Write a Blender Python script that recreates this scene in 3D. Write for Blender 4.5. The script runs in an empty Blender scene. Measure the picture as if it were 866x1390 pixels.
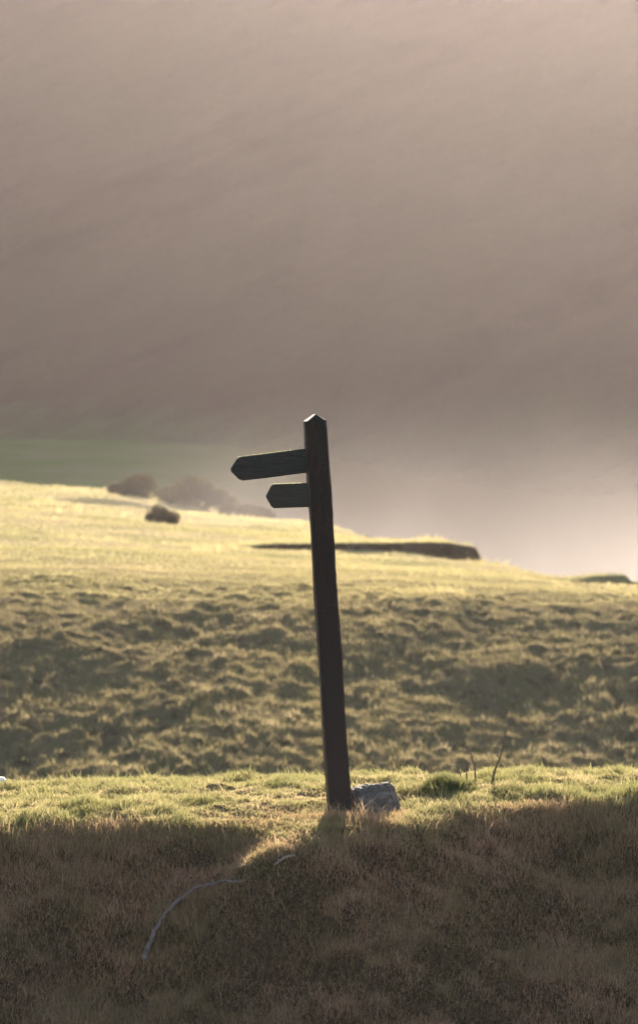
import bpy, bmesh, math, random
import numpy as np
from mathutils import Vector, Matrix

random.seed(7)
rng = np.random.default_rng(7)
C = bpy.context.scene
COL = C.collection

# ------------------------------------------------------------------ camera
K = 1.7e-4            # view tangent per photograph pixel (866 x 1390)
HOR = 620.0           # row of eye level
PITCH = math.atan((695.0 - HOR) * K)
cam_d = bpy.data.cameras.new('camera')
cam = bpy.data.objects.new('camera', cam_d)
COL.objects.link(cam)
cam.location = (0, 0, 0)
cam.rotation_euler = (math.pi / 2 - PITCH, 0, 0)
cam_d.sensor_width = 36.0
cam_d.lens = 36.0 / (1390 * K)
cam_d.clip_start = 0.1
cam_d.clip_end = 6000
cam_d.dof.use_dof = True
cam_d.dof.focus_distance = 20.1
cam_d.dof.aperture_fstop = 6.8
C.camera = cam

def at(px, py, d):
    """photograph pixel seen at depth d -> point of the place"""
    return Vector(((px - 433.0) * K * d, d, -(py - HOR) * K * d))

# ------------------------------------------------------------------ light
SUN_AZ = math.radians(4.5)      # to the right of straight ahead
SUN_EL = math.radians(17.0)
sd = Vector((math.sin(SUN_AZ) * math.cos(SUN_EL), math.cos(SUN_AZ) * math.cos(SUN_EL), math.sin(SUN_EL)))
sun_d = bpy.data.lights.new('sun', 'SUN')
sun_d.energy = 5.0
sun_d.angle = math.radians(0.5)
sun_d.color = (1.0, 0.87, 0.72)
sun = bpy.data.objects.new('sun', sun_d)
COL.objects.link(sun)
sun.rotation_euler = sd.to_track_quat('Z', 'Y').to_euler()
sun.location = sd * 300

W = bpy.data.worlds.new('World')
C.world = W
W.use_nodes = True
nt = W.node_tree
sky = nt.nodes.new('ShaderNodeTexSky')
sky.sky_type = 'NISHITA'
sky.sun_disc = False
sky.sun_elevation = SUN_EL
sky.sun_rotation = SUN_AZ
sky.dust_density = 2.0
nt.links.new(sky.outputs[0], nt.nodes['Background'].inputs[0])
nt.nodes['Background'].inputs[1].default_value = 0.058

C.view_settings.view_transform = 'Standard'
C.view_settings.look = 'None'
C.view_settings.gamma = 1.0
C.view_settings.use_curve_mapping = False
C.view_settings.exposure = 2.25

C.render.engine = 'CYCLES'
C.cycles.use_denoising = True
C.cycles.max_bounces = 8
C.cycles.diffuse_bounces = 3
C.cycles.transmission_bounces = 4
C.cycles.volume_bounces = 1
C.cycles.transparent_max_bounces = 12

# ------------------------------------------------------------------ numeric noise
def _hash(ix, iy, s):
    n = (ix.astype(np.int64) * 374761393 + iy.astype(np.int64) * 668265263 + s * 974711) & 0xffffffff
    n = ((n ^ (n >> 13)) * 1274126177) & 0xffffffff
    n = (n ^ (n >> 16)) & 0xffffffff
    n = (n * 2246822519) & 0xffffffff
    n = (n ^ (n >> 15)) & 0xffffff
    return n / float(0xffffff)

def vnoise(x, y, s=0):
    ix = np.floor(x); iy = np.floor(y)
    fx = x - ix; fy = y - iy
    ux = fx * fx * fx * (fx * (fx * 6 - 15) + 10); uy = fy * fy * fy * (fy * (fy * 6 - 15) + 10)
    a = _hash(ix, iy, s); b = _hash(ix + 1, iy, s)
    c = _hash(ix, iy + 1, s); d = _hash(ix + 1, iy + 1, s)
    return (a * (1 - ux) + b * ux) * (1 - uy) + (c * (1 - ux) + d * ux) * uy

def fbm(x, y, o=4, s=0):
    t = 0.0; a = 0.5; tot = 0.0
    for k in range(o):
        ca, sa = math.cos(k * 0.7 + .3), math.sin(k * 0.7 + .3)
        t = t + a * vnoise((x * ca - y * sa) * 2 ** k + 17.3 * k, (x * sa + y * ca) * 2 ** k - 9.1 * k, s + k)
        tot += a; a *= 0.5
    return t / tot            # 0..1

def tufts(x, y, cell, s=0):
    """rounded hummocks scattered one to a cell, 0..1"""
    gx = x / cell; gy = y / cell
    ix = np.floor(gx); iy = np.floor(gy)
    out = np.zeros_like(gx)
    for dx in (-1, 0, 1):
        for dy in (-1, 0, 1):
            cx = ix + dx; cy = iy + dy
            ox = cx + 0.15 + .7 * _hash(cx, cy, s); oy = cy + .15 + .7 * _hash(cx, cy, s + 1)
            R = 0.35 + 0.55 * _hash(cx, cy, s + 2)
            H = _hash(cx, cy, s + 3) ** 1.3
            r2 = ((gx - ox) ** 2 + (gy - oy) ** 2) / (R * R)
            out = np.maximum(out, H * np.clip(1 - r2, 0, 1) ** 0.9)
    return out

def sstep(a, b, t):
    u = np.clip((t - a) / (b - a), 0, 1)
    return u * u * (3 - 2 * u)

# ------------------------------------------------------------------ shape of the land
CX = np.array([-4.0, -1.47, -0.95, -0.55, -0.22, -0.03, 0.12, 0.26, 0.37, 0.47, 0.60, 0.75, 0.95, 1.47, 4.0])
CY = np.array([19.85, 19.86, 19.90, 19.88, 20.00, 19.96, 19.96, 19.90, 19.74, 19.84, 20.12, 20.25, 20.34, 20.45, 20.5])

NK = np.array([(-60, -2.0), (-4, -1.62), (5, -1.65), (9, -1.85), (13, -2.75), (16, -3.15), (17.7, -3.08), (18.1, -2.90)])

_tx = np.linspace(-5, 5, 2001)
_ty = np.convolve(np.pad(np.interp(_tx, CX, CY), 20, mode='edge'), np.hanning(41) / np.hanning(41).sum(), 'valid')

_tw = np.convolve(np.pad(_ty, 120, mode='edge'), np.hanning(241) / np.hanning(241).sum(), 'valid')

def crest(x):
    return np.interp(x, _tx, _ty) + 0.10 * (fbm(x * 3.1, x * 0 + 3.3, 3, 91) - .5)

def near_land(x, y):
    """bank, ridge top and the drop behind it"""
    c = crest(x)
    top = -1.675 + 0.110 * (c - 19.9)             # height of the crest: on the tilted ridge plane
    t = y - c
    # behind the crest: ridge plane rising, rounding over, falling into the dip
    zr = top + 0.110 * t
    zr = zr + .018 * np.clip(x - 1.47, -4, 0) * sstep(.15, .9, t)
    over = np.clip(y - 20.75 - 0.12 * (fbm(x * 1.3, x * 0, 2, 5) - .5), 0, None)
    zr = zr - 0.16 * np.minimum(over, 1.2) ** 2 - 0.40 * np.clip(over - 1.2, 0, None)
    zr = np.maximum(zr, -4.55)
    # in front of it: the bank
    cw = np.interp(x, _tx, _tw) - .02
    tf = np.clip(-t, 0, None)
    tf = np.maximum(tf + np.clip(tf / .40, 0, 1) * (cw - c) * .9, 0)
    steep = 0.80 + 0.25 * (fbm(x * 1.1, y * 1.1, 2, 33) - .5)
    zb = top - steep * (tf - 0.10 * (1 - np.exp(-tf / 0.10)))
    zlow = np.interp(y, NK[:, 0], NK[:, 1])
    zb = np.maximum(zb, zlow)
    z = np.where(t > 0, zr, zb)
    # bulge of earth round the foot of the post, with a shoulder running down to the left
    ax, ay, bx, by = -0.02, 19.95, -0.34, 18.98
    dx, dy = bx - ax, by - ay
    L2 = dx * dx + dy * dy
    u = ((x - ax) * dx + (y - ay) * dy) / L2
    px_ = x - (ax + u * dx); py_ = y - (ay + u * dy)
    side = (px_ * dy - py_ * dx) / math.sqrt(L2)  # signed distance; negative = right-hand side in the picture
    sig = np.where(side > 0, 0.26, 0.36) * (1 + .5 * (fbm(x * 6, y * 6, 2, 17) - .5))
    prof = np.exp(-(side / sig) ** 2) * sstep(0.0, 0.18, u) * (1 - sstep(0.50, 1.10, u))
    target = -1.685 - 0.19 * np.clip(u, 0, 1.3) * math.sqrt(L2)
    z = z + prof * np.clip(target - z, 0, None)
    z = z - 0.034 * np.exp(-(((x - .10) / .26) ** 2 + ((y - 20.10) / .17) ** 2)) + 0.004 * np.exp(-(((x - 0.12) / .15) ** 2 + ((y - 19.98) / .16) ** 2))
    # small relief: slumped turf on the bank
    z = z + sstep(.05, .25, -t) * (0.10 * (fbm(x * 2.6 + .6 * fbm(x * 2, y * 2, 2, 9), y * 3.4, 3, 14) - .45) + .020 * tufts(x, y, .16, 16))
    z = z + 0.030 * (fbm(x * 4.2, y * 4.2, 3, 11) - .5) + 0.012 * (fbm(x * 17, y * 17, 2, 12) - .5) + sstep(-.1, .1, t) * 0.022 * tufts(x, y, .13, 13)
    return z

# plateau heights (x / depth in angle, depth)
def plateau(x, y):
    a = x / np.maximum(y, 30) / K + 433.0         # bearing as a photograph column
    right = -2.53 - 0.0075 * np.clip(y - 84, 0, 60) - .22 * sstep(560, 860, a) * sstep(76, 92, y)
    left = -2.42 + 0.0088 * np.clip(y - 80, 0, 140)
    m = sstep(0, 700, a)
    return left * (1 - m) + right * m

def edge_y(a):
    """depth at which the field breaks off into the valley, by bearing"""
    return np.interp(a, [-900, 0, 120, 230, 330, 420, 520, 640, 660, 760, 870, 1400], [215, 212, 202, 190, 176, 162, 138, 124, 112, 104, 101, 96])

def land(x, y, detail=True):
    x = np.asarray(x, float); y = np.asarray(y, float)
    zn = near_land(x, y)
    a = x / np.maximum(y, 30) / K + 433.0
    # facing slope of rough grass, then the field
    brow = 84 + 3.0 * (fbm(x * .10, x * 0 + 2, 2, 41) - .5)
    tq = np.clip((brow - y) / 22, 0, 1)
    zs = plateau(x, np.maximum(y, brow)) - 0.225 * 11 * tq ** 2 - 0.225 * np.clip(brow - 22 - y, 0, 6.5)
    w = sstep(28, 44, y)
    z = zn * (1 - w) + zs * w
    far = sstep(44, 56, y)
    if detail:
        u = sstep(52, 58, y) * (1 - 0.88 * sstep(64, 92, y)) * (1 - sstep(115, 150, y) * .6)
        patch = 0.35 + 0.9 * fbm(x * .22, y * .22, 2, 55)
        z = z + u * patch * (0.175 * tufts(x + .4 * fbm(x, y, 2, 3), y * .95, 0.37, 61) + 0.09 * tufts(x, y, 0.20, 71)
                             + 0.10 * fbm(x * 2.4, y * 2.4, 3, 81))
        z = z + sstep(56, 60, y) * (1 - sstep(76, 92, y)) * (0.75 * (fbm((x - .35 * y) * .30, (y + .2 * x) * .17, 2, 77) - .5) + .34 * (fbm(x * .33, y * .62, 3, 78) - .5))
        z = z + far * 0.20 * (fbm(x * .30, y * .22, 3, 15) - .5)
        z = z + sstep(78, 90, y) * 0.09 * tufts(x, y * .7, 0.9, 66) * sstep(.35, .6, fbm(x * .15, y * .1, 2, 68))
    # raised turf shelf with a worn scarp
    x0 = -2.6; 
    sy = 112.5 + 2.2 * (fbm(x * .8, x * 0, 4, 19) - .5) + 0.10 * np.clip(4 - x, 0, 8)
    xr = 3.95 + 0.9 * (fbm(y * .8, y * 0 + 1, 2, 20) - .5)
    tal = -2.27 - 0.15 - 0.07 * np.clip(sy - y, 0, 9) - 0.10 * fbm(x * 1.2, y * .8, 2, 24)
    talw = sstep(-2.6, -0.5, x) * (1 - sstep(2.4, 3.4, x + .8 * fbm(x * 1.5, y * .8, 2, 28) - .4)) * (y < sy + .2) * sstep(0, 2.5, y - sy + 8.5)
    z = z + talw * np.clip(tal - z, 0, None)
    inside = sstep(0, 0.16, y - sy) * sstep(0, 0.22, xr - x) * sstep(x0 - .4, x0 + 1.6, x)
    zt = -2.25 + 0.13 * (fbm(x * .9, y * .5, 3, 23) - .5) - .10 * sstep(3.2, 4.1, x) - 0.013 * (y - 113)
    z = z + inside * np.clip(zt - z, 0, None) * (1 - sstep(126, 140, y))
    # second small scarp at the right
    sy2 = 99.5 + 0.4 * (fbm(x * .9, x * 0, 2, 29) - .5)
    ins2 = sstep(0, 0.14, y - sy2) * sstep(0, 0.18, 7.22 - x) * sstep(5.6, 6.7, x) * (1 - sstep(102, 104, y))
    z = z - .34 * sstep(-5, -.3, y - sy2) * (1 - sstep(-.15, .05, y - sy2)) * sstep(5.2, 6.6, x) * (1 - sstep(7.4, 8.2, x))
    z = z + ins2 * np.clip(-2.72 - z, 0, None)
    # hollow and hump on the left of the field
    z = z + sstep(118, 140, y) * .55 * (fbm(x * .16, y * .05, 3, 87) - .5)
    hy_ = 172.5 + 5 * (fbm(x * .25, x * 0, 2, 88) - .5)
    z = z - 0.75 * np.exp(-((x + 8.0) / 2.3) ** 4) * sstep(-13, -1, y - hy_) * (1 - sstep(-.6, .3, y - hy_))
    # break into the valley
    ey = edge_y(a)
    over = np.clip(y - ey - 6 * (fbm(x * .12, y * .05, 2, 37) - .5), 0, None)
    z = z - np.where(y > 60, 1, 0) * np.minimum(0.22 * over ** 1.02, 11.0 * (1 - 0.62 * (1 - sstep(-200, 500, a))))
    # valley floor climbing again to the foot of the hill
    fl = -11.0 + 3.5 * (1 - sstep(230, 800, a))
    rise = np.clip(y - 245, 0, None) * 0.092
    zv = fl + rise + 1.2 * (fbm(x * .02, y * .02, 3, 47) - .5)
    z = np.where(y > 230, np.maximum(z, zv), z)
    return z

# ------------------------------------------------------------------ materials
def mat(name):
    m = bpy.data.materials.new(name)
    m.use_nodes = True
    n = m.node_tree.nodes
    for k in list(n):
        n.remove(k)
    out = n.new('ShaderNodeOutputMaterial')
    return m, n, m.node_tree.links, out

def noise(n, l, scale, detail=4, vec=None, rough=.55):
    t = n.new('ShaderNodeTexNoise')
    t.inputs['Scale'].default_value = scale
    t.inputs['Detail'].default_value = detail
    t.inputs['Roughness'].default_value = rough
    if vec is None:
        tc = n.new('ShaderNodeTexCoord')
        vec = tc.outputs['Object']
    l.new(vec, t.inputs['Vector'])
    return t.outputs['Fac']

def ramp(n, l, fac, stops):
    r = n.new('ShaderNodeValToRGB')
    e = r.color_ramp.elements
    while len(e) < len(stops):
        e.new(0.5)
    for k, (p, c) in enumerate(stops):
        e[k].position = p
        e[k].color = (c[0], c[1], c[2], 1)
    l.new(fac, r.inputs[0])
    return r.outputs[0]

def mixc(n, l, fac, a, b):
    m = n.new('ShaderNodeMix')
    m.data_type = 'RGBA'
    if isinstance(fac, float): m.inputs[0].default_value = fac
    else: l.new(fac, m.inputs[0])
    for s, v in ((6, a), (7, b)):
        if isinstance(v, tuple): m.inputs[s].default_value = (*v, 1)
        else: l.new(v, m.inputs[s])
    return m.outputs[2]

def blade_material(name, straw, green, dead, patch_scale, green_amt, trans=0.5, gloss=0.06):
    """thin leaf: the colour goes blade by blade and in patches, light also passes through"""
    m, n, l, out = mat(name)
    at_ = n.new('ShaderNodeAttribute'); at_.attribute_name = 'tone'
    geo = n.new('ShaderNodeNewGeometry')
    pn = noise(n, l, patch_scale, 3, geo.outputs['Position'])
    add = n.new('ShaderNodeMath'); add.operation = 'MULTIPLY_ADD'
    l.new(at_.outputs['Fac'], add.inputs[0]); add.inputs[1].default_value = 0.55
    l.new(pn, add.inputs[2])
    g0 = 0.78 - green_amt * .5
    col = ramp(n, l, add.outputs[0], [(0.0, dead), (max(.05, g0 - .28), straw), (min(.98, g0 + .12), green)])
    d = n.new('ShaderNodeBsdfDiffuse'); l.new(col, d.inputs[0])
    t = n.new('ShaderNodeBsdfTranslucent')
    l.new(mixc(n, l, 0.30, col, (0.50, 0.40, 0.19)), t.inputs[0])
    g = n.new('ShaderNodeBsdfGlossy'); g.inputs['Roughness'].default_value = 0.42
    g.inputs[0].default_value = (.75, .75, .7, 1)
    s1 = n.new('ShaderNodeMixShader'); s1.inputs[0].default_value = trans
    l.new(d.outputs[0], s1.inputs[1]); l.new(t.outputs[0], s1.inputs[2])
    s2 = n.new('ShaderNodeMixShader'); s2.inputs[0].default_value = gloss
    l.new(s1.outputs[0], s2.inputs[1]); l.new(g.outputs[0], s2.inputs[2])
    l.new(s2.outputs[0], out.inputs[0])
    return m

M_turf = blade_material('turf_blades', (.52, .40, .24), (.17, .19, .06), (.28, .185, .11), 5.0, .26, .50, .06)
M_bank = blade_material('bank_blades', (.56, .345, .22), (.33, .24, .12), (.43, .245, .16), 3.0, .20, .38)
M_tuss = blade_material('tussock_blades', (.60, .47, .285), (.26, .22, .10), (.32, .22, .135), 0.8, .26, .30, .04)
M_field = blade_material('field_blades', (.43, .345, .215), (.30, .275, .125), (.20, .14, .09), 0.25, .55, .5, .04)
M_tuft = blade_material('tuft_blades', (.13, .15, .045), (.05, .085, .02), (.11, .105, .04), 9.0, .7, .45)

def ground_material():
    m, n, l, out = mat('earth_and_turf')
    geo = n.new('ShaderNodeNewGeometry')
    P = geo.outputs['Position']
    a = noise(n, l, 0.16, 5, P)
    b = noise(n, l, 3.0, 5, P)
    c = noise(n, l, 26.0, 3, P)
    sep = n.new('ShaderNodeSeparateXYZ'); l.new(P, sep.inputs[0])
    turf = ramp(n, l, b, [(.30, (.10, .078, .048)), (.5, (.19, .15, .085)), (.70, (.16, .14, .065))])  # dark ground between the tussocks: shadow depth put into the colour
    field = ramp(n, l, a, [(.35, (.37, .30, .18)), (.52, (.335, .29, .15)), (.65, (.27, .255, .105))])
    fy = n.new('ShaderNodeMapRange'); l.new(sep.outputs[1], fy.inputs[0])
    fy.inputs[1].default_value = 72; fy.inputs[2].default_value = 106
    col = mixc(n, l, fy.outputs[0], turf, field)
    # rough damp pasture on the valley floor
    vy = n.new('ShaderNodeMapRange'); l.new(sep.outputs[1], vy.inputs[0])
    vy.inputs[1].default_value = 205; vy.inputs[2].default_value = 240
    bx = n.new('ShaderNodeMath'); bx.operation = 'DIVIDE'; l.new(sep.outputs[0], bx.inputs[0]); l.new(sep.outputs[1], bx.inputs[1])
    bm_ = n.new('ShaderNodeMapRange'); l.new(bx.outputs[0], bm_.inputs[0]); bm_.inputs[1].default_value = -.045; bm_.inputs[2].default_value = 0.0
    past = ramp(n, l, a, [(.35, (.16, .18, .08)), (.6, (.12, .17, .055))])
    past = mixc(n, l, bm_.outputs[0], past, (.115, .075, .052))
    col = mixc(n, l, vy.outputs[0], col, past)
    # bare earth where the ground is steep
    sn = n.new('ShaderNodeSeparateXYZ'); l.new(geo.outputs['Normal'], sn.inputs[0])
    st = n.new('ShaderNodeMapRange'); l.new(sn.outputs[2], st.inputs[0])
    st.inputs[1].default_value = 0.86; st.inputs[2].default_value = 0.70
    e1 = n.new('ShaderNodeMapRange'); l.new(sep.outputs[1], e1.inputs[0]); e1.inputs[1].default_value = 26; e1.inputs[2].default_value = 22
    e2 = n.new('ShaderNodeMapRange'); l.new(sep.outputs[1], e2.inputs[0]); e2.inputs[1].default_value = 96; e2.inputs[2].default_value = 99
    em = n.new('ShaderNodeMath'); em.operation = 'MAXIMUM'; l.new(e1.outputs[0], em.inputs[0]); l.new(e2.outputs[0], em.inputs[1])
    es = n.new('ShaderNodeMath'); es.operation = 'MULTIPLY'; l.new(st.outputs[0], es.inputs[0]); l.new(em.outputs[0], es.inputs[1])
    thatch = ramp(n, l, b, [(.3, (.19, .115, .075)), (.7, (.29, .18, .11))])
    col = mixc(n, l, e1.outputs[0], col, thatch)
    earth = ramp(n, l, c, [(.3, (.055, .035, .022)), (.7, (.13, .085, .055))])
    col = mixc(n, l, es.outputs[0], col, earth)
    col = mixc(n, l, c, mixc(n, l, .35, col, (.06, .045, .025)), col)
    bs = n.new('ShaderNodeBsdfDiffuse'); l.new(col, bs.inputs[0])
    bp = n.new('ShaderNodeBump'); bp.inputs['Strength'].default_value = .6; bp.inputs['Distance'].default_value = .03
    l.new(c, bp.inputs['Height']); l.new(bp.outputs[0], bs.inputs['Normal'])
    l.new(bs.outputs[0], out.inputs[0])
    return m

def hill_material():
    m, n, l, out = mat('bracken_heather_light_streaks')
    geo = n.new('ShaderNodeNewGeometry')
    mp = n.new('ShaderNodeMapping'); mp.inputs['Rotation'].default_value = (0, math.radians(24), 0)  # diagonal streaks of light put into the bracken colour
    mp2 = n.new('ShaderNodeMapping'); mp2.inputs['Scale'].default_value = (.35, .0, 1.5); l.new(mp.outputs[0], mp2.inputs[0])
    l.new(geo.outputs['Position'], mp.inputs[0])
    a = noise(n, l, 0.035, 6, mp2.outputs[0], .6)
    b = noise(n, l, 0.35, 4, mp2.outputs[0], .65)
    col = ramp(n, l, a, [(.30, (.070, .045, .036)), (.46, (.108, .070, .054)), (.60, (.115, .084, .056)), (.75, (.170, .135, .095))])
    col = mixc(n, l, b, mixc(n, l, .22, col, (.04, .026, .022)), col)
    sz = n.new('ShaderNodeSeparateXYZ'); l.new(geo.outputs['Position'], sz.inputs[0])
    wob = n.new('ShaderNodeMath'); wob.operation = 'MULTIPLY_ADD'; l.new(b, wob.inputs[0]); wob.inputs[1].default_value = -9; l.new(sz.outputs[2], wob.inputs[2])
    ft = n.new('ShaderNodeMapRange'); l.new(wob.outputs[0], ft.inputs[0]); ft.inputs[1].default_value = 0; ft.inputs[2].default_value = -6
    lf = n.new('ShaderNodeMapRange'); l.new(sz.outputs[0], lf.inputs[0]); lf.inputs[1].default_value = 5; lf.inputs[2].default_value = -25
    fm = n.new('ShaderNodeMath'); fm.operation = 'MULTIPLY'; l.new(ft.outputs[0], fm.inputs[0]); l.new(lf.outputs[0], fm.inputs[1])
    col = mixc(n, l, fm.outputs[0], col, (.13, .17, .065))
    bs = n.new('ShaderNodeBsdfDiffuse'); l.new(col, bs.inputs[0])
    bp = n.new('ShaderNodeBump'); bp.inputs['Strength'].default_value = .8; bp.inputs['Distance'].default_value = 2
    l.new(b, bp.inputs['Height']); l.new(bp.outputs[0], bs.inputs['Normal'])
    l.new(bs.outputs[0], out.inputs[0])
    return m

def wood_material(name, dark, light, rough=.55, green=(.012, .018, .013), along=(1, 1, .06), foot=None):
    m, n, l, out = mat(name)
    tc = n.new('ShaderNodeTexCoord')
    mp = n.new('ShaderNodeMapping'); mp.inputs['Scale'].default_value = along
    l.new(tc.outputs['Object'], mp.inputs[0])
    g = noise(n, l, 130, 5, mp.outputs[0], .6)
    s = noise(n, l, 9, 4, tc.outputs['Object'])
    sp = noise(n, l, 160, 2, tc.outputs['Object'])
    col = ramp(n, l, g, [(.32, dark), (.7, light)])
    al = n.new('ShaderNodeMapRange'); l.new(s, al.inputs[0]); al.inputs[1].default_value = .48; al.inputs[2].default_value = .68
    col = mixc(n, l, al.outputs[0], col, green)
    ls = n.new('ShaderNodeMapRange'); l.new(sp, ls.inputs[0]); ls.inputs[1].default_value = .66; ls.inputs[2].default_value = .72
    col = mixc(n, l, ls.outputs[0], col, (.07, .075, .07))
    # upper faces and edges painted paler to carry the rim light
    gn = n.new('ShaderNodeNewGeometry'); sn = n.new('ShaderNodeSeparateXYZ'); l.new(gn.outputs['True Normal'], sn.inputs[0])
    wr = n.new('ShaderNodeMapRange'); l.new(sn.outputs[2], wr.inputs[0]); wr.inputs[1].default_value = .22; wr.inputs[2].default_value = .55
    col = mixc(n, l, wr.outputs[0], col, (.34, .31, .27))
    if foot:
        sz = n.new('ShaderNodeSeparateXYZ'); l.new(tc.outputs['Object'], sz.inputs[0])
        wb_ = n.new('ShaderNodeMath'); wb_.operation = 'MULTIPLY_ADD'; l.new(g, wb_.inputs[0]); wb_.inputs[1].default_value = .7; l.new(sz.outputs[2], wb_.inputs[2])
        fz = n.new('ShaderNodeMapRange'); l.new(wb_.outputs[0], fz.inputs[0]); fz.inputs[1].default_value = 1.65; fz.inputs[2].default_value = .15
        col = mixc(n, l, fz.outputs[0], col, foot)  # paler brown towards the foot: flare veil put into the colour
    bs = n.new('ShaderNodeBsdfPrincipled')
    l.new(col, bs.inputs['Base Color']); bs.inputs['Roughness'].default_value = rough; bs.inputs['Specular IOR Level'].default_value = .18
    bp = n.new('ShaderNodeBump'); bp.inputs['Strength'].default_value = .5; bp.inputs['Distance'].default_value = .003
    l.new(g, bp.inputs['Height']); l.new(bp.outputs[0], bs.inputs['Normal'])
    l.new(bs.outputs[0], out.inputs[0])
    return m

def rough_material(name, stops, scale, rough=.85, bump=.5, dist=.01):
    m, n, l, out = mat(name)
    tc = n.new('ShaderNodeTexCoord')
    f = noise(n, l, scale, 6, tc.outputs['Object'], .62)
    bs = n.new('ShaderNodeBsdfPrincipled')
    l.new(ramp(n, l, f, stops), bs.inputs['Base Color']); bs.inputs['Roughness'].default_value = rough
    bp = n.new('ShaderNodeBump'); bp.inputs['Strength'].default_value = bump; bp.inputs['Distance'].default_value = dist
    l.new(f, bp.inputs['Height']); l.new(bp.outputs[0], bs.inputs['Normal'])
    l.new(bs.outputs[0], out.inputs[0])
    return m

M_ground = ground_material()
M_hill = hill_material()
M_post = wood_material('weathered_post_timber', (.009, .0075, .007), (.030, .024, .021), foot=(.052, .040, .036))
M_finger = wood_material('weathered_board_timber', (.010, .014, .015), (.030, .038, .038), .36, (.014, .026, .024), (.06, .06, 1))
M_stone = rough_material('grey_stone', [(.3, (.075, .06, .048)), (.5, (.14, .116, .095)), (.7, (.27, .23, .195))], 26, .85, 1.0, .016)
M_white = rough_material('chalk_white', [(.3, (.70, .70, .68)), (.7, (.85, .85, .83))], 14, .8, .3)
M_bark = rough_material('bleached_bark', [(.3, (.12, .09, .085)), (.6, (.26, .205, .195))], 45, .8, .6, .004)
M_pale = rough_material('pale_dead_wood', [(.3, (.20, .16, .12)), (.7, (.34, .28, .22))], 60, .75, .4, .003)
M_stalk = rough_material('dry_stalk', [(.3, (.11, .075, .05)), (.7, (.20, .14, .09))], 60, .8, .3, .002)
M_glint = blade_material('glint_blades', (.55, .55, .48), (.5, .54, .42), (.6, .6, .5), 40.0, .4, .6, .1)  # pale blades standing in for glints on the post edge
M_rim = blade_material('rim_light_blades', (.40, .38, .26), (.26, .32, .14), (.42, .36, .25), 40.0, .4, .6, .08)  # pale blades added to catch a rim of light on the arms
M_gorse = blade_material('gorse_leaves', (.07, .045, .03), (.04, .034, .018), (.06, .035, .025), 1.2, .35, .12, .03)
M_wood = rough_material('shrub_wood', [(.3, (.07, .05, .04)), (.7, (.14, .10, .08))], 20)

# ------------------------------------------------------------------ mesh helpers
def mesh_np(name, V, quads=None, tris=None, material=None, smooth=False, tone=None):
    me = bpy.data.meshes.new(name)
    nq = 0 if quads is None else len(quads); ntri = 0 if tris is None else len(tris)
    me.vertices.add(len(V)); me.vertices.foreach_set('co', np.ascontiguousarray(V, np.float32).ravel())
    loops = []
    if nq: loops.append(np.asarray(quads, np.int32).ravel())
    if ntri: loops.append(np.asarray(tris, np.int32).ravel())
    li = np.concatenate(loops)
    me.loops.add(len(li)); me.loops.foreach_set('vertex_index', li)
    st = np.concatenate([np.arange(nq) * 4, nq * 4 + np.arange(ntri) * 3]).astype(np.int32)
    me.polygons.add(nq + ntri); me.polygons.foreach_set('loop_start', st)
    me.update(calc_edges=True); me.validate()
    if smooth:
        me.polygons.foreach_set('use_smooth', np.ones(len(me.polygons), bool))
    if tone is not None:
        a = me.attributes.new('tone', 'FLOAT', 'POINT'); a.data.foreach_set('value', np.asarray(tone, np.float32))
    if material: me.materials.append(material)
    return me

def link(name, me, parent=None, loc=None):
    o = bpy.data.objects.new(name, me); COL.objects.link(o)
    if loc is not None: o.location = loc
    if parent: o.parent = parent
    return o

def tag(o, label=None, cat=None, group=None, kind=None):
    if label: o['label'] = label
    if cat: o['category'] = cat
    if group: o['group'] = group
    if kind: o['kind'] = kind
    return o

def thing(name, label, cat, loc, group=None):
    o = bpy.data.objects.new(name, None); COL.objects.link(o)
    o.empty_display_size = .1
    o.location = loc
    return tag(o, label, cat, group)

def grid_mesh(name, X, Y, Z, material):
    r, c = X.shape
    V = np.stack([X, Y, Z], -1).reshape(-1, 3)
    i = np.arange((r - 1) * c).reshape(r - 1, c)[:, :-1].ravel()
    q = np.stack([i, i + 1, i + 1 + c, i + c], 1)
    return mesh_np(name, V, q, None, material, True)

def blades(name, P, h, w, lean, material, tone, droop=None, spread=1.0):
    """P: N x 3 roots, h heights, w widths, lean: how far tips wander (fraction of h)"""
    N = len(P)
    az = rng.uniform(0, 2 * np.pi, N); fa = rng.uniform(0, 2 * np.pi, N)
    L = h * lean * rng.uniform(.2, 1.0, N)
    d = np.stack([np.cos(az) * L, np.sin(az) * L, np.zeros(N)], 1)
    if droop is not None: d = d + droop
    side = np.stack([np.cos(fa), np.sin(fa), np.zeros(N)], 1) * (w * .5)[:, None]
    up = np.zeros((N, 3)); up[:, 2] = h
    mid = P + up * .55 + d * .32
    tip = P + up * np.clip(1 - .25 * (np.linalg.norm(d, axis=1) / np.maximum(h, 1e-6)), .25, 1)[:, None] + d
    V = np.empty((N, 5, 3))
    V[:, 0] = P - side; V[:, 1] = P + side; V[:, 2] = mid + side * .75; V[:, 3] = mid - side * .75; V[:, 4] = tip
    b = np.arange(N)[:, None] * 5
    q = b + np.array([[0, 1, 2, 3]]); t = b + np.array([[3, 2, 4]])
    return mesh_np(name, V.reshape(-1, 3), q, t, material, False, np.repeat(tone, 5))

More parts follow.
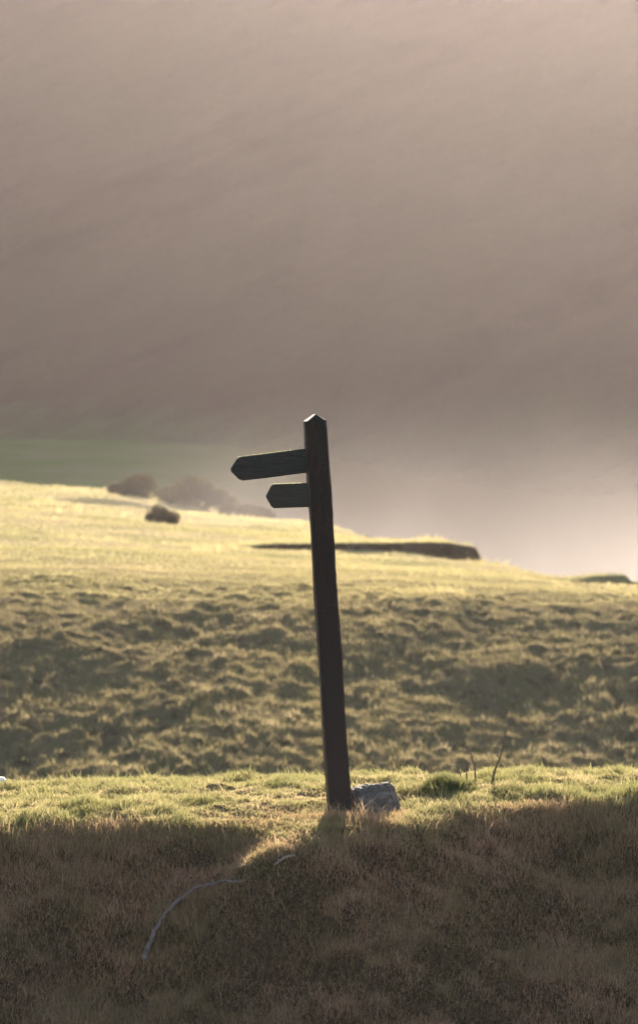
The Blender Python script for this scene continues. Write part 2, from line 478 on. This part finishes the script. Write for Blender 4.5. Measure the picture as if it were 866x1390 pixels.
def tube(bm, pts, rad, seg=8, jit=0.0):
    pts = [Vector(p) for p in pts]
    rings = []
    for k, p in enumerate(pts):
        t = (pts[min(k + 1, len(pts) - 1)] - pts[max(k - 1, 0)]).normalized()
        a = t.orthogonal() if abs(t.z) > .98 else t.cross(Vector((0, 0, 1))).normalized()
        a.normalize(); b = t.cross(a)
        r = rad[k]
        ring = []
        for s in range(seg):
            th = 2 * math.pi * s / seg
            rr = r * (1 + random.uniform(-jit, jit))
            ring.append(bm.verts.new(p + a * math.cos(th) * rr + b * math.sin(th) * rr))
        rings.append(ring)
    for r0, r1 in zip(rings, rings[1:]):
        for s in range(seg):
            bm.faces.new((r0[s], r0[(s + 1) % seg], r1[(s + 1) % seg], r1[s]))
    bm.faces.new(list(reversed(rings[0]))); bm.faces.new(rings[-1])

def bm_mesh(name, bm, material, smooth=True):
    me = bpy.data.meshes.new(name)
    bmesh.ops.recalc_face_normals(bm, faces=bm.faces)
    bm.to_mesh(me); bm.free()
    me.materials.append(material)
    if smooth:
        me.polygons.foreach_set('use_smooth', np.ones(len(me.polygons), bool))
    return me

def spline(pts, n):
    pts = [np.array(p, float) for p in pts]
    P = [2 * pts[0] - pts[1]] + pts + [2 * pts[-1] - pts[-2]]
    out = []
    for k in range(len(pts) - 1):
        p0, p1, p2, p3 = P[k:k + 4]
        for s in range(n):
            t = s / n
            out.append(.5 * (2 * p1 + (p2 - p0) * t + (2 * p0 - 5 * p1 + 4 * p2 - p3) * t * t + (3 * p1 - p0 - 3 * p2 + p3) * t ** 3))
    out.append(pts[-1])
    return out

# ------------------------------------------------------------------ ground sheet
ys = np.concatenate([
    np.linspace(-60, -4, 15), np.linspace(-2, 16.5, 38), np.linspace(16.7, 18.2, 24), np.arange(18.22, 22.2, .018),
    np.linspace(22.25, 27, 36), np.linspace(27.6, 54, 46), np.arange(54.2, 60, .2), np.arange(60, 88, .075), np.arange(88.1, 92, .16),
    np.arange(92.2, 110.6, .30), np.arange(110.7, 114.5, .04), np.arange(114.6, 150, .5), np.arange(151, 245, 1.5), np.arange(248, 372, 5)])
NC = 600
u = np.linspace(-1, 1, NC)
def spread_x(y):
    core = np.maximum(2.3, np.abs(y) * 0.125)
    wide = np.maximum(22, np.abs(y) * 0.62 + 12)
    s = np.sign(u); t = np.abs(u)
    return lambda i: np.where(t < .82, u / .82 * core[i], s * (core[i] + (wide[i] - core[i]) * ((t - .82) / .18) ** 2.2))
fx = spread_x(ys)
X = np.stack([fx(i) for i in range(len(ys))]); Y = np.repeat(ys[:, None], NC, 1)
Z = land(X, Y)
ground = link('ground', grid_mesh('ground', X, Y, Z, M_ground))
tag(ground, kind='structure')

# ------------------------------------------------------------------ far hill
hy = np.linspace(318, 900, 160)
hu = np.linspace(-1, 1, 260)
HX = np.repeat(hu[None, :], len(hy), 0) * (300 + 0 * hy[:, None]) * 1.4
HY = np.repeat(hy[:, None], len(hu), 1)
def hill_h(x, y):
    foot = 335 - 0.06 * x + 8 * (fbm(x * .012, x * 0 + .5, 3, 103) - .5)
    t = np.clip(y - foot, -30, None)
    topz = 128 - 0.10 * x + 20 * (fbm(x * .01, x * 0 + 8, 3, 104) - .5)
    rise = 0.56 * t + 10 * (fbm(x * .02, y * .012, 4, 105) - .5) * sstep(0, 60, t)
    z = topz * np.tanh(np.clip(rise, -20, None) / topz) * 1.0
    return z + 1.2 * (fbm(x * .10, y * .10, 4, 106) - .5) - 1.0
HZ = hill_h(HX, HY)
hill = link('hill', grid_mesh('hill', HX, HY, HZ, M_hill))
tag(hill, kind='structure')

# ------------------------------------------------------------------ grass on the ridge and bank
def scatter(n, x0, x1, y0, y1, power=None):
    x = rng.uniform(x0, x1, n); y = rng.uniform(y0, y1, n)
    return x, y

def make_ridge_grass():
    n = 210000
    x = np.concatenate([rng.uniform(-1.75, 1.75, int(n * .86)), rng.uniform(-3.6, 3.6, int(n * .14))])
    y = rng.uniform(19.3, 21.9, len(x))
    keep = y > crest(x) - .32 * rng.random(len(x)) ** 1.4
    keep &= ~((x > -.03) & (x < .36) & (y < 20.06) & (rng.random(len(x)) < .75))
    # the shoulder running down from the post is turf as well
    ax, ay, bx, by = -0.02, 19.95, -0.34, 18.98
    x2 = np.concatenate([rng.uniform(-.52, .04, 26000)]); y2 = rng.uniform(18.9, 20.0, 26000)
    uu = ((x2 - ax) * (bx - ax) + (y2 - ay) * (by - ay)) / ((bx - ax) ** 2 + (by - ay) ** 2)
    sd_ = np.abs((x2 - ax) * (by - ay) - (y2 - ay) * (bx - ax)) / math.hypot(bx - ax, by - ay)
    k2 = (rng.random(len(x2)) > sstep(.35, .95, uu)) & (sd_ < .22 * (1 - .4 * uu) * rng.random(len(x2)) ** .5)
    x = np.concatenate([x[keep], x2[k2]]); y = np.concatenate([y[keep], y2[k2]])
    z = land(x, y, False)
    cl = fbm(x * 3.0, y * 3.0, 3, 201); cl2 = fbm(x * 11, y * 11, 2, 203)
    h = (0.012 + 0.040 * np.clip(cl - .35, 0, 1) * 1.6 + 0.085 * np.clip(cl2 - .5, 0, 1)) * rng.uniform(.5, 1.35, len(x))
    long_ = rng.random(len(x)) < .012
    h = np.where(long_, h + rng.uniform(.02, .05, len(x)), h)
    h = np.where((x > .10) & (x < .40) & (y > 19.8) & (y < 20.14), h * .45, h)
    w = rng.uniform(.0018, .0042, len(x))
    tone = np.clip(.25 + .9 * (cl - .4) + rng.uniform(-.35, .45, len(x)), 0, 1)
    o = link('turf_grass', blades('turf_grass', np.stack([x, y, z - .003], 1), h, w, .9, M_turf, tone))
    tag(o, kind='stuff')

def make_bank_grass():
    n = 270000
    x = np.concatenate([rng.uniform(-1.75, 1.75, int(n * .85)), rng.uniform(-3.6, 3.6, int(n * .15))])
    y = rng.uniform(18.0, 20.5, len(x))
    xe = rng.normal(.12, .13, 15000); ye = rng.uniform(19.72, 20.12, 15000)
    x = np.concatenate([x, xe]); y = np.concatenate([y, ye]); n0 = len(x) - len(xe)
    k = y < crest(x) - rng.uniform(.0, .16, len(x))
    uu = ((x + .02) * -.32 + (y - 19.95) * -.97) / 1.0433
    sd2 = np.abs((x + .02) * -.97 - (y - 19.95) * -.32) / 1.0214
    k[n0:] = True
    k &= ~((np.hypot(x - .09, y - 20.12) < .05))
    k &= ~((uu > 0) & (uu < .95) & (sd2 < .15) & (rng.random(len(x)) < .75 * (1 - sstep(.3, .9, uu))))
    x, y = x[k], y[k]
    z = land(x, y, False); e = .02
    gx = (land(x + e, y, False) - land(x - e, y, False)) / (2 * e); gy = (land(x, y + e, False) - land(x, y - e, False)) / (2 * e)
    cl = fbm(x * 2.3, y * 2.3, 3, 211); cl2 = fbm(x * 8, y * 8, 2, 213)
    h = (0.026 + 0.034 * np.clip(cl - .35, 0, 1)) * rng.uniform(.4, 1.4, len(x))
    h = h + .038 * rng.random(len(x)) * np.exp(-((x - .11) / .16) ** 2 - ((y - 19.95) / .14) ** 2)
    h = np.where(rng.random(len(x)) < .018, h + rng.uniform(.03, .085, len(x)), h)
    w = rng.uniform(.0016, .0038, len(x))
    dr = np.stack([-gx, -gy, -(gx ** 2 + gy ** 2)], 1) * (h * rng.uniform(0, .5, len(x)))[:, None]
    tone = np.clip(.2 + .8 * (cl2 - .4) + rng.uniform(-.3, .4, len(x)), 0, 1)
    o = link('bank_grass', blades('bank_grass', np.stack([x, y, z - .003], 1), h, w, .7, M_bank, tone, dr))
    tag(o, kind='stuff')

def make_tussock_grass():
    n = 360000
    y = 59 + 47 * rng.random(n) ** 1.25; x = rng.uniform(-1, 1, n); x = np.sign(x) * np.abs(x) ** 1.5 * y * .22
    tt = tufts(x + .4 * fbm(x, y, 2, 3), y * .95, 0.37, 61) + .6 * tufts(x, y, 0.20, 71)
    keep = rng.random(n) < .12 + 1.3 * tt
    x, y, tt = x[keep], y[keep], tt[keep]
    z = land(x, y)
    fade = 1 - .6 * sstep(66, 100, y)
    h = (.040 + .085 * tt) * rng.uniform(.5, 1.4, len(x)) * fade
    w = rng.uniform(.005, .010, len(x))
    cl = fbm(x * .7, y * .7, 3, 221)
    tone = np.clip(.1 + .55 * tt + .9 * (cl - .5) + rng.uniform(-.3, .3, len(x)), 0, 1)
    tone = 1 - tone * .9  # paler tops, darker low growth: tussock shading put into the tone
    o = link('tussock_grass', blades('tussock_grass', np.stack([x, y, z - .01], 1), h, w, 1.1, M_tuss, tone))
    tag(o, kind='stuff')

def make_field_grass():
    n = 200000
    y = 78 + (215 - 78) * rng.random(n) ** 1.6
    x = rng.uniform(-1, 1, n); x = np.sign(x) * np.abs(x) ** 1.5 * y * .22
    a = x / y / K + 433
    keep = y < edge_y(a) + 3
    x, y = x[keep], y[keep]
    z = land(x, y)
    cl = fbm(x * .5, y * .3, 3, 231)
    h = (.035 + .07 * np.clip(cl - .4, 0, 1)) * rng.uniform(.5, 1.5, len(x)) * (y / 80) ** .5
    w = rng.uniform(.012, .026, len(x)) * (y / 80)
    tone = np.clip(.2 + 1.2 * (fbm(x * .25, y * .12, 3, 232) - .4) + rng.uniform(-.25, .3, len(x)), 0, 1)
    cl3 = tufts(x, y * .55, 1.15, 238) * sstep(.42, .6, fbm(x * .11, y * .07, 2, 239))
    h = h * (1 + 1.8 * sstep(.35, .6, cl3)); tone = tone * (1 - .9 * sstep(.35, .6, cl3))
    o = link('field_grass', blades('field_grass', np.stack([x, y, z - .01], 1), h, w, 1.1, M_field, tone))
    tag(o, kind='stuff')

make_ridge_grass(); make_bank_grass(); make_tussock_grass(); make_field_grass()

# ------------------------------------------------------------------ signpost
base = at(461, 1106, 20.15)
gz = float(land(np.array([base.x]), np.array([base.y]), False)[0])
top = at(427, 562, 20.10)
sp = thing('signpost', 'dark weathered wooden signpost leaning left on the grassy ridge, two pointed arms', 'signpost', (base.x, base.y, base.z))
axis = Vector((top.x - base.x, top.y - base.y, top.z - base.z))
PL = axis.length
zax = axis.normalized()
xax = Vector((1, 0, 0)); xax = (xax - zax * xax.dot(zax)).normalized()
yax = zax.cross(xax)
R = Matrix((xax, yax, zax)).transposed()
ROT = Matrix.Rotation(math.radians(7), 3, 'Z')

def post_mesh():
    bm = bmesh.new()
    NS = 60
    w0, w1 = .105, .100                            # a shade thicker at the foot
    bev = .010
    prev = None
    zlow = -.32
    zs = [zlow + (PL - .030 - zlow) * k / NS for k in range(NS + 1)]
    for k, z in enumerate(zs):
        f = max(0, z) / PL
        hw = (w0 + (w1 - w0) * f) / 2
        ring = []
        for sx, sy in ((1, 1), (-1, 1), (-1, -1), (1, -1)):
            pts = [(sx * hw, sy * (hw - bev)), (sx * (hw - bev), sy * hw)]
            if sx * sy < 0: pts.reverse()
            for (a, b) in pts:
                n1 = .0016 * math.sin(z * 9 + sx * 2 + sy) + random.uniform(-.0009, .0009)
                ring.append(bm.verts.new((a + n1 * sx, b + n1 * sy, z)))
        if prev:
            for s in range(8):
                bm.faces.new((prev[s], prev[(s + 1) % 8], ring[(s + 1) % 8], ring[s]))
        else:
            bm.faces.new(list(reversed(ring)))
        prev = ring
    # low four-sided weathering cap, ridge running front to back
    hw = w1 / 2
    r0 = bm.verts.new((0.001, -hw + .006, PL)); r1 = bm.verts.new((0.001, hw - .006, PL))
    # ring order: (+,+):2 verts, (-,+):2, (-,-):2, (+,-):2
    v = prev
    bm.faces.new((v[1], v[2], r1))
    bm.faces.new((v[5], v[6], r0))
    bm.faces.new((v[2], v[3], v[4], v[5], r0, r1))
    bm.faces.new((v[6], v[7], v[0], v[1], r1, r0))
    for vv in bm.verts:
        co = ROT @ vv.co
        vv.co = R @ co
    return bm_mesh('post', bm, M_post, False)

link('post', post_mesh(), sp)

ARM = {}

def finger(px_tip, py_tip, px_root, py_root, d, yaw, height, label=None):
    """pointed board let into the side of the post; yaw turns it out of the picture plane (+ = away)"""
    root = at(px_root, py_root, d); tip = at(px_tip, py_tip, d)
    vis = root.x - tip.x
    cy = math.cos(yaw); L = vis / cy
    dz = (tip.z - root.z)
    along = Vector((-vis, math.tan(yaw) * vis, dz)).normalized()
    # perspective: keep the tip on its own sight line
    tip3 = root + along * L
    up = Vector((0, 0, 1)); up = (up - along * up.dot(along)).normalized()
    nrm = along.cross(up).normalized()
    th = .013
    hh = height / 2
    pt = .048
    prof = [(-.045, -hh), (L - pt, -hh), (L, 0), (L - pt, hh), (-.045, hh)]
    bm = bmesh.new()
    f = [bm.verts.new(root + along * a + up * b + nrm * th) for a, b in prof]
    k = [bm.verts.new(root + along * a + up * b - nrm * th) for a, b in prof]
    bm.faces.new(f); bm.faces.new(list(reversed(k)))
    for s in range(5):
        bm.faces.new((f[s], k[s], k[(s + 1) % 5], f[(s + 1) % 5]))
    bmesh.ops.bevel(bm, geom=list(bm.edges), offset=.0075, segments=4, affect='EDGES')
    for v in bm.verts: v.co -= Vector(sp.location)
    o = link('pointed_arm', bm_mesh('pointed_arm', bm, M_finger, False), sp)
    ARM[o.name] = (nrm, along, up, root - Vector(sp.location), L, hh)
    if label: o['label'] = label
    return o

post_d = 20.12
finger(311, 638.5, 415, 625.5, post_d, math.radians(18), .112, 'upper arm, longer, its tip drooping to the left')
finger(361, 674.5, 420, 672, post_d, math.radians(50), .112, 'lower arm, foreshortened, pointing away to the left')

# added pale blades: glints on the right-hand edge, rim light along the arm tops
for k in range(9):
    f = random.choice([random.uniform(.30, .47), random.uniform(.36, .44)])
    p = R @ (ROT @ Vector((.0515 + random.uniform(0, .001), random.uniform(.0, .045), PL * f)))
    m = 70
    q = np.array(p)[None, :] + rng.normal(0, 1, (m, 3)) * np.array([.0012, .004, .004 + .008 * random.random()])
    link('edge_glint', blades('edge_glint', q, rng.uniform(.002, .006, m), rng.uniform(.002, .004, m), 1.6, M_glint, rng.random(m)), sp)
for arm in [o for o in sp.children if o.name.startswith('pointed_arm')]:
    co = [v.co for v in arm.data.vertices]
    i0 = max(range(len(co)), key=lambda i: co[i].z + co[i].x * .0); 
    hi = sorted(co, key=lambda c: c.x)
    # top edge runs from the upper shoulder of the point to the root
    nrm_a, along_a, up_a, root_a, len_a, hh_a = ARM[arm.name]
    m = 420
    t = rng.uniform(.055, len_a - .045, m); w_ = rng.uniform(-.010, .010, m)
    keep = rng.random(m) < .15 + 1.1 * fbm(t * 26, t * 0 + len_a, 3, 500)
    t, w_ = t[keep], w_[keep]
    q = np.array(root_a)[None] + np.outer(t, np.array(along_a)) + np.outer(w_, np.array(nrm_a)) + np.array(up_a)[None] * (hh_a - .001)
    link('rim_fringe', blades('rim_fringe', q, rng.uniform(.0025, .0065, len(t)), rng.uniform(.002, .004, len(t)), .9, M_rim, rng.random(len(t))), arm)

# ------------------------------------------------------------------ stones
def rock(name, verts, loc, material, label, cat, sub=4, rough=.012, rotz=0, seed=1):
    bm = bmesh.new()
    for v in verts: bm.verts.new(v)
    bmesh.ops.convex_hull(bm, input=list(bm.verts))
    bmesh.ops.bevel(bm, geom=list(bm.edges), offset=.016, segments=2, affect='EDGES', clamp_overlap=True)
    bmesh.ops.triangulate(bm, faces=list(bm.faces))
    for _ in range(sub):
        es = [e for e in bm.edges if e.calc_length() > .012]
        if es: bmesh.ops.subdivide_edges(bm, edges=es, cuts=1, use_grid_fill=False)
        bmesh.ops.triangulate(bm, faces=list(bm.faces))
    bm.normal_update()
    P = np.array([v.co[:] for v in bm.verts])
    n1 = fbm(P[:, 0] * 18 + P[:, 2] * 9, P[:, 1] * 18 + P[:, 2] * 13, 4, 300 + seed) - .5
    n2 = fbm(P[:, 0] * 70 + P[:, 2] * 40, P[:, 1] * 70 - P[:, 2] * 50, 3, 310 + seed) - .5
    for v, a, b in zip(bm.verts, n1, n2):
        v.co += v.normal * float(rough * (2.2 * a + .8 * b))
    o = link(name, bm_mesh(name, bm, material, False), None, loc)
    o.rotation_euler.z = rotz
    return tag(o, label, cat)

sc_ = 20.12 * K
sb = at(510, 1112, 20.16)
gz2 = float(land(np.array([sb.x]), np.array([sb.y]), False)[0])
def sv(px, py, dy):
    px = 510 + (px - 510) * 1.06; py = 1128 + (py - 1128) * 1.14; dy *= 1.1
    return ((px - 510) * sc_, dy, -(py - 1112) * sc_)
rock('stone', [sv(477, 1091, .10), sv(480, 1084, .03), sv(526, 1077, .02), sv(531, 1076, .12), sv(484, 1083, .15), sv(543, 1104, .03), sv(544, 1122, .05),
               sv(497, 1128, -.06), sv(479, 1126, .0), sv(487, 1100, -.05), sv(538, 1128, -.03), sv(541, 1122, .15), sv(480, 1124, .17), sv(533, 1104, -.03)],
     (sb.x, sb.y - .02, sb.z + .020), M_stone, 'grey wedge shaped stone lying against the foot of the signpost', 'stone', seed=1)

# ------------------------------------------------------------------ fallen branch and twig on the bank
def on_bank(px, py, lift=0.0):
    """sight line meets the ground: where something lying on the bank rests"""
    lo, hi = 18.0, 21.2
    ds = np.linspace(lo, hi, 1600)
    xs = (px - 433) * K * ds; zs = -(py - HOR) * K * ds
    g = land(xs, ds, False)
    i = int(np.argmax(zs <= g))
    return Vector((xs[i], ds[i], g[i] + lift))

wb = on_bank(-3, 1071)
rock('stone', [(-.06, -.03, -.05), (.045, -.03, -.05), (.045, .05, -.05), (-.06, .05, -.05), (-.06, -.02, .026), (.036, -.02, .022), (.045, -.01, .008), (.036, .04, .022), (-.06, .04, .028)],
     (wb.x, wb.y + .02, wb.z + .030), M_white, 'white stone on the ridge, cut by the left edge of the photo', 'stone', rough=.002, seed=2)

pts = [on_bank(px, py, .011) for px, py in ((196, 1308), (201, 1290), (212, 1264), (231, 1238), (252, 1220), (262, 1211), (284, 1205), (305, 1200), (316, 1202), (334, 1200))]
P = spline([p[:] for p in pts], 6)
bm = bmesh.new()
nP = len(P)
tube(bm, [Vector(p) + Vector((random.uniform(-.004, .004), 0, random.uniform(-.004, .004))) for p in P], [.0115 * (1 - .6 * k / nP) * (1 + .18 * math.sin(k * 1.3) * (k % 7 == 0)) for k in range(nP)], 10, .12)
o = link('fallen_branch', bm_mesh('fallen_branch', bm, M_bark))
tag(o, 'curved grey purple fallen branch lying on the shaded bank', 'branch')
pts = [on_bank(px, py, .018) for px, py in ((372, 1181), (383, 1173), (391, 1169), (401, 1168))]
P = spline([p[:] for p in pts], 5)
bm = bmesh.new()
tube(bm, P, [.004 + .0025 * math.sin(math.pi * k / len(P)) for k in range(len(P))], 8, .1)
o = link('twig', bm_mesh('twig', bm, M_pale))
tag(o, 'short pale twig on the bank below the signpost', 'twig')

# ------------------------------------------------------------------ dry stalks on the ridge
def stalk(pix, d, r, side, label):
    P3 = [at(px, py, d) for px, py in pix]
    for p in P3[1:]: p.z = P3[0].z + (p.z - P3[0].z) * 1.08
    P3[0].z -= .02
    t = thing('dry_stalk', label, 'dry stalk', P3[0], 'dry weed stalks on the ridge')
    loc = [p - P3[0] for p in P3]
    for k in range(1, len(loc)): loc[k].y += random.uniform(-.03, .03)
    S = spline([p[:] for p in loc], 5)
    bm = bmesh.new()
    tube(bm, S, [r * (1 - .55 * k / len(S)) for k in range(len(S))], 6, .2)
    link('stem', bm_mesh('stem', bm, M_stalk), t)
    for f, (ex, ez) in side:
        p = Vector(S[int(f * (len(S) - 1))])
        q = p + Vector((ex * sc_, random.uniform(-.02, .02), ez * sc_))
        m = p.lerp(q, .5) + Vector((0, 0, -.2 * abs(ex) * sc_))
        bm = bmesh.new()
        tube(bm, spline([p[:], m[:], q[:]], 4), [r * .55 * (1 - .06 * k) for k in range(9)], 5, .2)
        link('side_shoot', bm_mesh('side_shoot', bm, M_stalk), t)

stalk([(668, 1056), (672, 1045), (679, 1028), (683, 1012), (686, 996)], 20.85, .0062, [(.45, (-5, 8)), (.6, (4, 9)), (.75, (-4, 9))], 'tallest dry weed stalk, rightmost of the four on the ridge, with side shoots')
stalk([(646, 1058), (644, 1044), (641, 1031), (638, 1020)], 20.9, .0042, [(.6, (-4, 6)), (.7, (3, 5))], 'thin dry weed stalk just left of the tallest stalk')
stalk([(634, 1058), (633, 1047), (632, 1037), (631, 1033)], 20.8, .0042, [(.6, (3, 5))], 'short upright dry weed stalk, second from the left above the green tuft')
stalk([(626, 1051), (621, 1043), (616, 1036), (611, 1031)], 20.85, .0040, [(.5, (-4, 5))], 'small dry weed stalk bent left, leftmost of the four on the ridge')

# ------------------------------------------------------------------ green tufts on the ridge
def tuft(px0, px1, py, d, hgt, n, label):
    c = at((px0 + px1) / 2, py, d); hw = (px1 - px0) / 2 * K * d
    x = rng.normal(0, .45, n) * hw; y = rng.normal(0, .5, n) * hw * .7
    ok = (np.abs(x) < hw)
    x, y = x[ok], y[ok]
    z = land(c.x + x, c.y + y, False)
    z0 = float(land(np.array([c.x]), np.array([c.y]), False)[0])
    lump = .5 + .9 * fbm(x * 12 + px0, y * 12, 2, 401)
    h = hgt * lump * np.clip(1 - (x / hw) ** 2 * .6, .2, 1) * rng.uniform(.5, 1.2, len(x))
    me = blades('grass_tuft', np.stack([x, y, z - z0 - .003], 1), h, rng.uniform(.0025, .005, len(x)), .75, M_tuft, rng.uniform(.2, 1, len(x)))
    o = link('grass_tuft', me, None, (c.x, c.y, z0))
    tag(o, label, 'grass tuft', 'green grass tufts on the ridge')

tuft(568, 650, 1078, 20.62, .085, 3800, 'largest dark green grass tuft, on the ridge left of the dry stalks')
tuft(690, 722, 1080, 20.55, .045, 700, 'small green grass tuft on the ridge right of the dry stalks')
tuft(476, 502, 1060, 20.7, .035, 500, 'small green grass tuft on the ridge behind the grey stone')
tuft(852, 870, 1052, 20.75, .035, 350, 'small dark grass tuft on the ridge at the right edge')

# ------------------------------------------------------------------ bushes out on the field
def bush(pxc, pyb, wpx, hpx, d, label, n=7000):
    c = at(pxc, pyb, d)
    zg = float(land(np.array([c.x]), np.array([c.y]))[0])
    c.z = zg
    rw = wpx / 2 * K * d; rh = hpx * K * d
    t = thing('gorse_bush', label, 'bush', c, 'gorse bushes on the far side of the field')
    k = 16
    lobes = [(random.uniform(-.75, .75) * rw, random.uniform(-.5, .5) * rw, random.uniform(.10, .55) * rh, random.uniform(.16, .40)) for _ in range(k)]
    lobes = [(a * .9, b, c_ * (1.25 - 1.1 * abs(a / rw)) * random.uniform(.6, 1.3), e * (1.25 - .8 * abs(a / rw))) for a, b, c_, e in lobes]
    V = []
    for (lx, ly, lz, lr) in lobes:
        m = int(n / k * random.uniform(.5, 1.5))
        v = rng.normal(0, 1, (m, 3)); v /= np.linalg.norm(v, axis=1)[:, None]
        r = rng.uniform(.5, 1.0, m)[:, None] + (rng.random(m)[:, None] < .12) * rng.uniform(0, .35, m)[:, None]
        q = v * r * np.array([lr * rw, lr * rw, lr * rh * 1.0]) + np.array([lx, ly, lz])
        V.append(q)
    Pn = np.concatenate(V); Pn = Pn[(Pn[:, 2] > -.05) & (Pn[:, 2] < rh * (1.10 - 1.05 * (Pn[:, 0] / rw) ** 2) * (.65 + .6 * fbm(Pn[:, 0] * 3 + pxc, Pn[:, 1] * 3, 3, 555)))]
    me = blades('foliage', Pn, rng.uniform(.05, .11, len(Pn)) * d / 170, rng.uniform(.03, .06, len(Pn)) * d / 170, 1.6, M_gorse, rng.random(len(Pn)))
    link('foliage', me, t)
    bm = bmesh.new()
    for (lx, ly, lz, lr) in lobes:
        tube(bm, [(lx * .15, ly * .15, -.1), (lx * .6, ly * .6, lz * .55), (lx, ly, lz), (lx * 1.12, ly * 1.1, lz + rh * random.uniform(.25, .60)) ], [.05, .035, .022, .008], 6, .1)
    link('stem', bm_mesh('stem', bm, M_wood), t)

bush(206, 684, 150, 42, 181, 'largest brown gorse bush, leftmost in the hazy row behind the field', 10000)
bush(268, 688, 135, 42, 178, 'low wide brown gorse bush, middle one of the hazy row behind the field', 9000)
bush(335, 694, 96, 34, 171, 'lowest brown gorse bush, rightmost of the hazy row, nearest the sign arms', 6000)
bush(221, 716, 60, 27, 141, 'small dark gorse bush alone on the lit field, nearest of the bushes', 5000)

# ------------------------------------------------------------------ air
def haze_box():
    bm = bmesh.new()
    lo = Vector((-460, -70, -22)); hi = Vector((460, 930, 168))
    bmesh.ops.create_cube(bm, size=1, matrix=Matrix.Translation((lo + hi) / 2) @ Matrix.Diagonal((*(hi - lo), 1)))
    me = bpy.data.meshes.new('haze'); bm.to_mesh(me); bm.free()
    m, n, l, out = mat('pale_air')
    v = n.new('ShaderNodeVolumePrincipled')
    v.inputs['Color'].default_value = (.97, .862, .855, 1)
    v.inputs['Density'].default_value = 0.000040
    v.inputs['Anisotropy'].default_value = 0.83
    l.new(v.outputs[0], out.inputs['Volume'])
    me.materials.append(m)
    tag(link('haze', me), kind='stuff')
haze_box()

def mist_bank():
    c = Vector((6, 162, -8.0)); r = Vector((26, 46, 11.5))
    bm = bmesh.new()
    bmesh.ops.create_icosphere(bm, subdivisions=4, radius=1)
    for v in bm.verts: v.co = Vector((v.co.x * r.x, v.co.y * r.y, v.co.z * r.z))
    me = bpy.data.meshes.new('mist'); bm.to_mesh(me); bm.free()
    m, n, l, out = mat('drifting_mist')
    tc = n.new('ShaderNodeTexCoord')
    mp = n.new('ShaderNodeMapping'); mp.inputs['Scale'].default_value = (1 / r.x, 1 / r.y, 1 / r.z)
    l.new(tc.outputs['Object'], mp.inputs[0])
    ln = n.new('ShaderNodeVectorMath'); ln.operation = 'LENGTH'; l.new(mp.outputs[0], ln.inputs[0])
    fall = n.new('ShaderNodeMapRange'); fall.interpolation_type = 'SMOOTHSTEP'
    l.new(ln.outputs['Value'], fall.inputs[0])
    fall.inputs[1].default_value = 1.0; fall.inputs[2].default_value = 0.15
    of = n.new('ShaderNodeMapping'); of.inputs['Location'].default_value = (31, 5, 12); l.new(tc.outputs['Object'], of.inputs[0])
    nz = noise(n, l, 0.085, 4, of.outputs[0])
    nr = n.new('ShaderNodeMapRange'); l.new(nz, nr.inputs[0]); nr.inputs[1].default_value = .34; nr.inputs[2].default_value = .68
    a = n.new('ShaderNodeMath'); a.operation = 'MULTIPLY'; l.new(fall.outputs[0], a.inputs[0]); l.new(nr.outputs[0], a.inputs[1])
    b = n.new('ShaderNodeMath'); b.operation = 'MULTIPLY'; l.new(a.outputs[0], b.inputs[0]); b.inputs[1].default_value = 0.0050
    v = n.new('ShaderNodeVolumePrincipled')
    v.inputs['Color'].default_value = (.97, .92, .91, 1)
    v.inputs['Anisotropy'].default_value = .55
    l.new(b.outputs[0], v.inputs['Density'])
    l.new(v.outputs[0], out.inputs['Volume'])
    me.materials.append(m)
    tag(link('mist', me, None, c), kind='stuff')
mist_bank()
